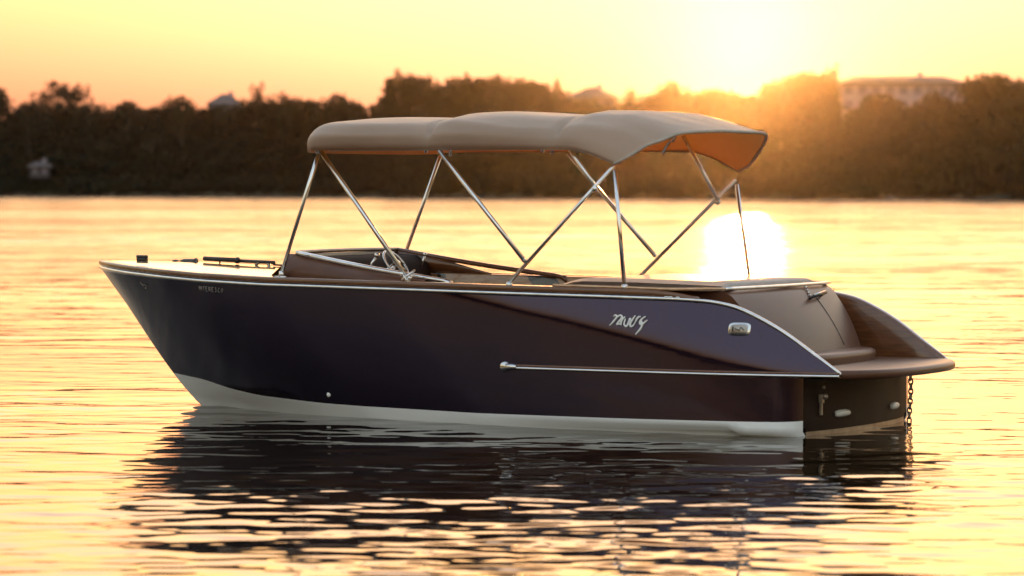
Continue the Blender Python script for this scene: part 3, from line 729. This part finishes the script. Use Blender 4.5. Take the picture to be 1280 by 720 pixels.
# buildings on the slope
def house(name, label, px0, px1, base_py, eave_py, ridge_py, d_off, hip=.3, windows=3, depth=9, floors=1, wall='plaster'):
    pc = (px0+px1)/2; d = shore_d(pc) + d_off
    x0, x1 = (px0-640)/F_PX*d, (px1-640)/F_PX*d; zf = lambda py: 1.63 + d*(231.9-py)/F_PX
    zb, ze, zr = zf(base_py), zf(eave_py), zf(ridge_py); w = x1-x0
    t = empty(name, ((x0+x1)/2, d, zb)); tag(t, label, 'building')
    zb_, h = (-4. if wall == 'plaster' else -.6), ze-zb
    obj('wall', *box((0, depth/2, (h+zb_)/2), (w, depth, h-zb_)), M[wall], t, False)
    rh = zr-ze; o_ = .5; hp = hip*w
    V = [(-w/2-o_, -o_, h), (w/2+o_, -o_, h), (w/2+o_, depth+o_, h), (-w/2-o_, depth+o_, h), (-w/2+hp, depth/2, h+rh), (w/2-hp, depth/2, h+rh)]
    V += [(v[0], v[1], h-.25) for v in V[:4]]
    rf = obj('roof', V, [(0, 1, 5, 4), (1, 2, 5), (2, 3, 4, 5), (3, 0, 4), (6, 7, 1, 0), (7, 8, 2, 1), (8, 9, 3, 2), (9, 6, 0, 3), (9, 8, 7, 6)], M['roof'], t, False)
    obj('chimney', *box((w*.18, depth/2, h+rh*.9), (.7, .7, 1.2)), M['plaster'], rf, False)
    for f_ in range(floors):
        for k in range(windows):
            x = -w/2 + w*(k+.5)/windows
            zc = h*(f_+.5)/floors
            wn = obj('window', *box((x, -.01, zc), (min(1.4, w/windows*.55), .08, min(1.5, h/floors*.55))), M['window'], t, False)
            obj('frame', *merge(box((x, -.03, zc-min(1.5, h/floors*.55)/2-.06), (min(1.4, w/windows*.55)+.2, .1, .1))), M['plaster'], wn, False)
    return t
house('hipped_house', 'grey hip-roofed house half hidden in the wood, left of the canopy', 262, 298, 145, 130, 117, 20, .35, 2)
house('rounded_roof_house', 'small house with a low rounded roof above the canopy middle', 712, 768, 140, 122, 109, 18, .38, 3)
house('long_building', 'long pale building on the slope at upper right behind trees', 1052, 1206, 140, 104, 94, 22, .14, 9, 14, 2)
house('boat_house', 'small dim boathouse low in the dark trees at far left', 38, 62, 218, 208, 202, 0, .2, 2, 4, 1, 'dimwall')
# trees in front of the long building, low bushes screening its foot
cs = []
for px in np.arange(1046, 1226, 2.2):
    d = shore_d(px) + rs.uniform(14, 20); zt = 1.63 + d*(231.9 - (rs.uniform(120, 136) + 10*math.sin(px*.09)))/F_PX; r_ = rs.uniform(.9, 1.6)
    cs.append(((px-640)/F_PX*d, d, zt-r_, r_)); cs.append(((px-640)/F_PX*d, d, zt-r_*2.4, r_*1.2)); cs.append(((px-640)/F_PX*d, d-2, zt-r_*4, r_*1.3))
V, F = leafcloud(cs, 40, None, .33, rs)
sb = bpy.data.objects.new('shrubbery', mesh_np('shrubbery', V, F, M['leafdark'])); col.objects.link(sb)
tag(sb, 'uneven shrubbery screening the foot of the long pale building', 'shrubbery', kind='stuff')
# small dark float by the far bank
bx_, by_, _ = at(1113, 400, 0)
fl = empty('mooring_float', (bx_, by_, 0)); tag(fl, 'small dark float on the water near the far bank at right', 'float')
obj('float_body', *ball((0, 0, .12), .55, 14, (1.2, .6, .45)), M['black'], fl); obj('float_eye', *tube([(0, 0, .3), (0, 0, .62)], .06), M['dull'], fl)
# wooded bank on the near side of the lake, behind the camera: what the glossy hull mirrors
P = []
for i in range(31):
    x = -220 + 440*i/30; P.append([(x, -60, -.5), (x, -63, .6), (x, -75, 2), (x, -140, 3), (x, -290, 2)])
obj('near_bank', *grid(P), M['earth'], None, kind='structure')
cs = []
for x in np.arange(-210, 210, 1.3):
    for k in range(5):
        y = -64 - rs.uniform(0, 12); H_ = 5 + 1.0*math.sin(x*.09) + 1.2*math.sin(x*.31+1)
        cs.append((x, y, rs.uniform(.6, 1)*H_ if k > 2 else rs.uniform(.5, H_*.7), rs.uniform(1.3, 2.2)))
V, F = leafcloud(cs, 30, None, .5, rs)
nw = bpy.data.objects.new('near_woodland', mesh_np('near_woodland', V, F, M['leafdark'])); col.objects.link(nw)
tag(nw, 'wood on the near bank, seen only mirrored in the glossy hull', 'woodland', kind='stuff')

# ------------------------------------------------------------ evening haze
hz_ = obj('haze', *box((0, 330, 13.5), (2200, 1700, 34)), None, None, False) if False else None
me = bpy.data.meshes.new('haze'); hv, hf = box((0, 350, 14.0), (2000, 1700, 32)); me.from_pydata([tuple(v) for v in hv], [], hf)
mh = bpy.data.materials.new('haze'); mh.use_nodes = True; mh.node_tree.nodes.remove(mh.node_tree.nodes['Principled BSDF'])
pv = N(mh, 'ShaderNodeVolumePrincipled'); pv.inputs['Color'].default_value = (.95, .9, .85, 1); pv.inputs['Density'].default_value = .000016; pv.inputs['Anisotropy'].default_value = .968
L(mh, pv.outputs[0], mh.node_tree.nodes['Material Output'].inputs['Volume'])
me.materials.append(mh); ho = bpy.data.objects.new('haze', me); col.objects.link(ho); tag(ho, 'warm evening haze over the lake', 'haze', kind='stuff')

# ------------------------------------------------------------ light
EL, AZ = R(2.5), math.atan((932-640)/F_PX)
sd_ = Vector((math.sin(AZ)*math.cos(EL), math.cos(AZ)*math.cos(EL), math.sin(EL)))
sl = bpy.data.lights.new('sun', 'SUN'); sl.energy = .27; sl.angle = R(.8); sl.color = (1, .42, .10)
so = bpy.data.objects.new('sun', sl); col.objects.link(so); so.rotation_euler = sd_.to_track_quat('Z', 'Y').to_euler()
w = bpy.data.worlds.new('World'); sc.world = w; w.use_nodes = True; nt = w.node_tree
sk = nt.nodes.new('ShaderNodeTexSky'); sk.sky_type = 'NISHITA'; sk.sun_disc = False; sk.sun_elevation = EL; sk.sun_rotation = AZ
sk.air_density = 2.32; sk.dust_density = 4.5; sk.ozone_density = 2.5; sk.altitude = 0
gm = nt.nodes.new('ShaderNodeGamma'); gm.inputs[1].default_value = .61
nt.links.new(sk.outputs[0], gm.inputs[0]); hs = nt.nodes.new('ShaderNodeHueSaturation'); hs.inputs['Saturation'].default_value = .82
nt.links.new(gm.outputs[0], hs.inputs['Color']); nt.links.new(hs.outputs[0], nt.nodes['Background'].inputs[0]); nt.nodes['Background'].inputs[1].default_value = .15
sc.view_settings.view_transform = 'Standard'; sc.view_settings.look = 'None'; sc.view_settings.exposure = 3.35; sc.view_settings.gamma = 1
sc.cycles.use_denoising = True; sc.cycles.volume_bounces = 0; sc.cycles.max_bounces = 8; sc.cycles.sample_clamp_indirect = 8
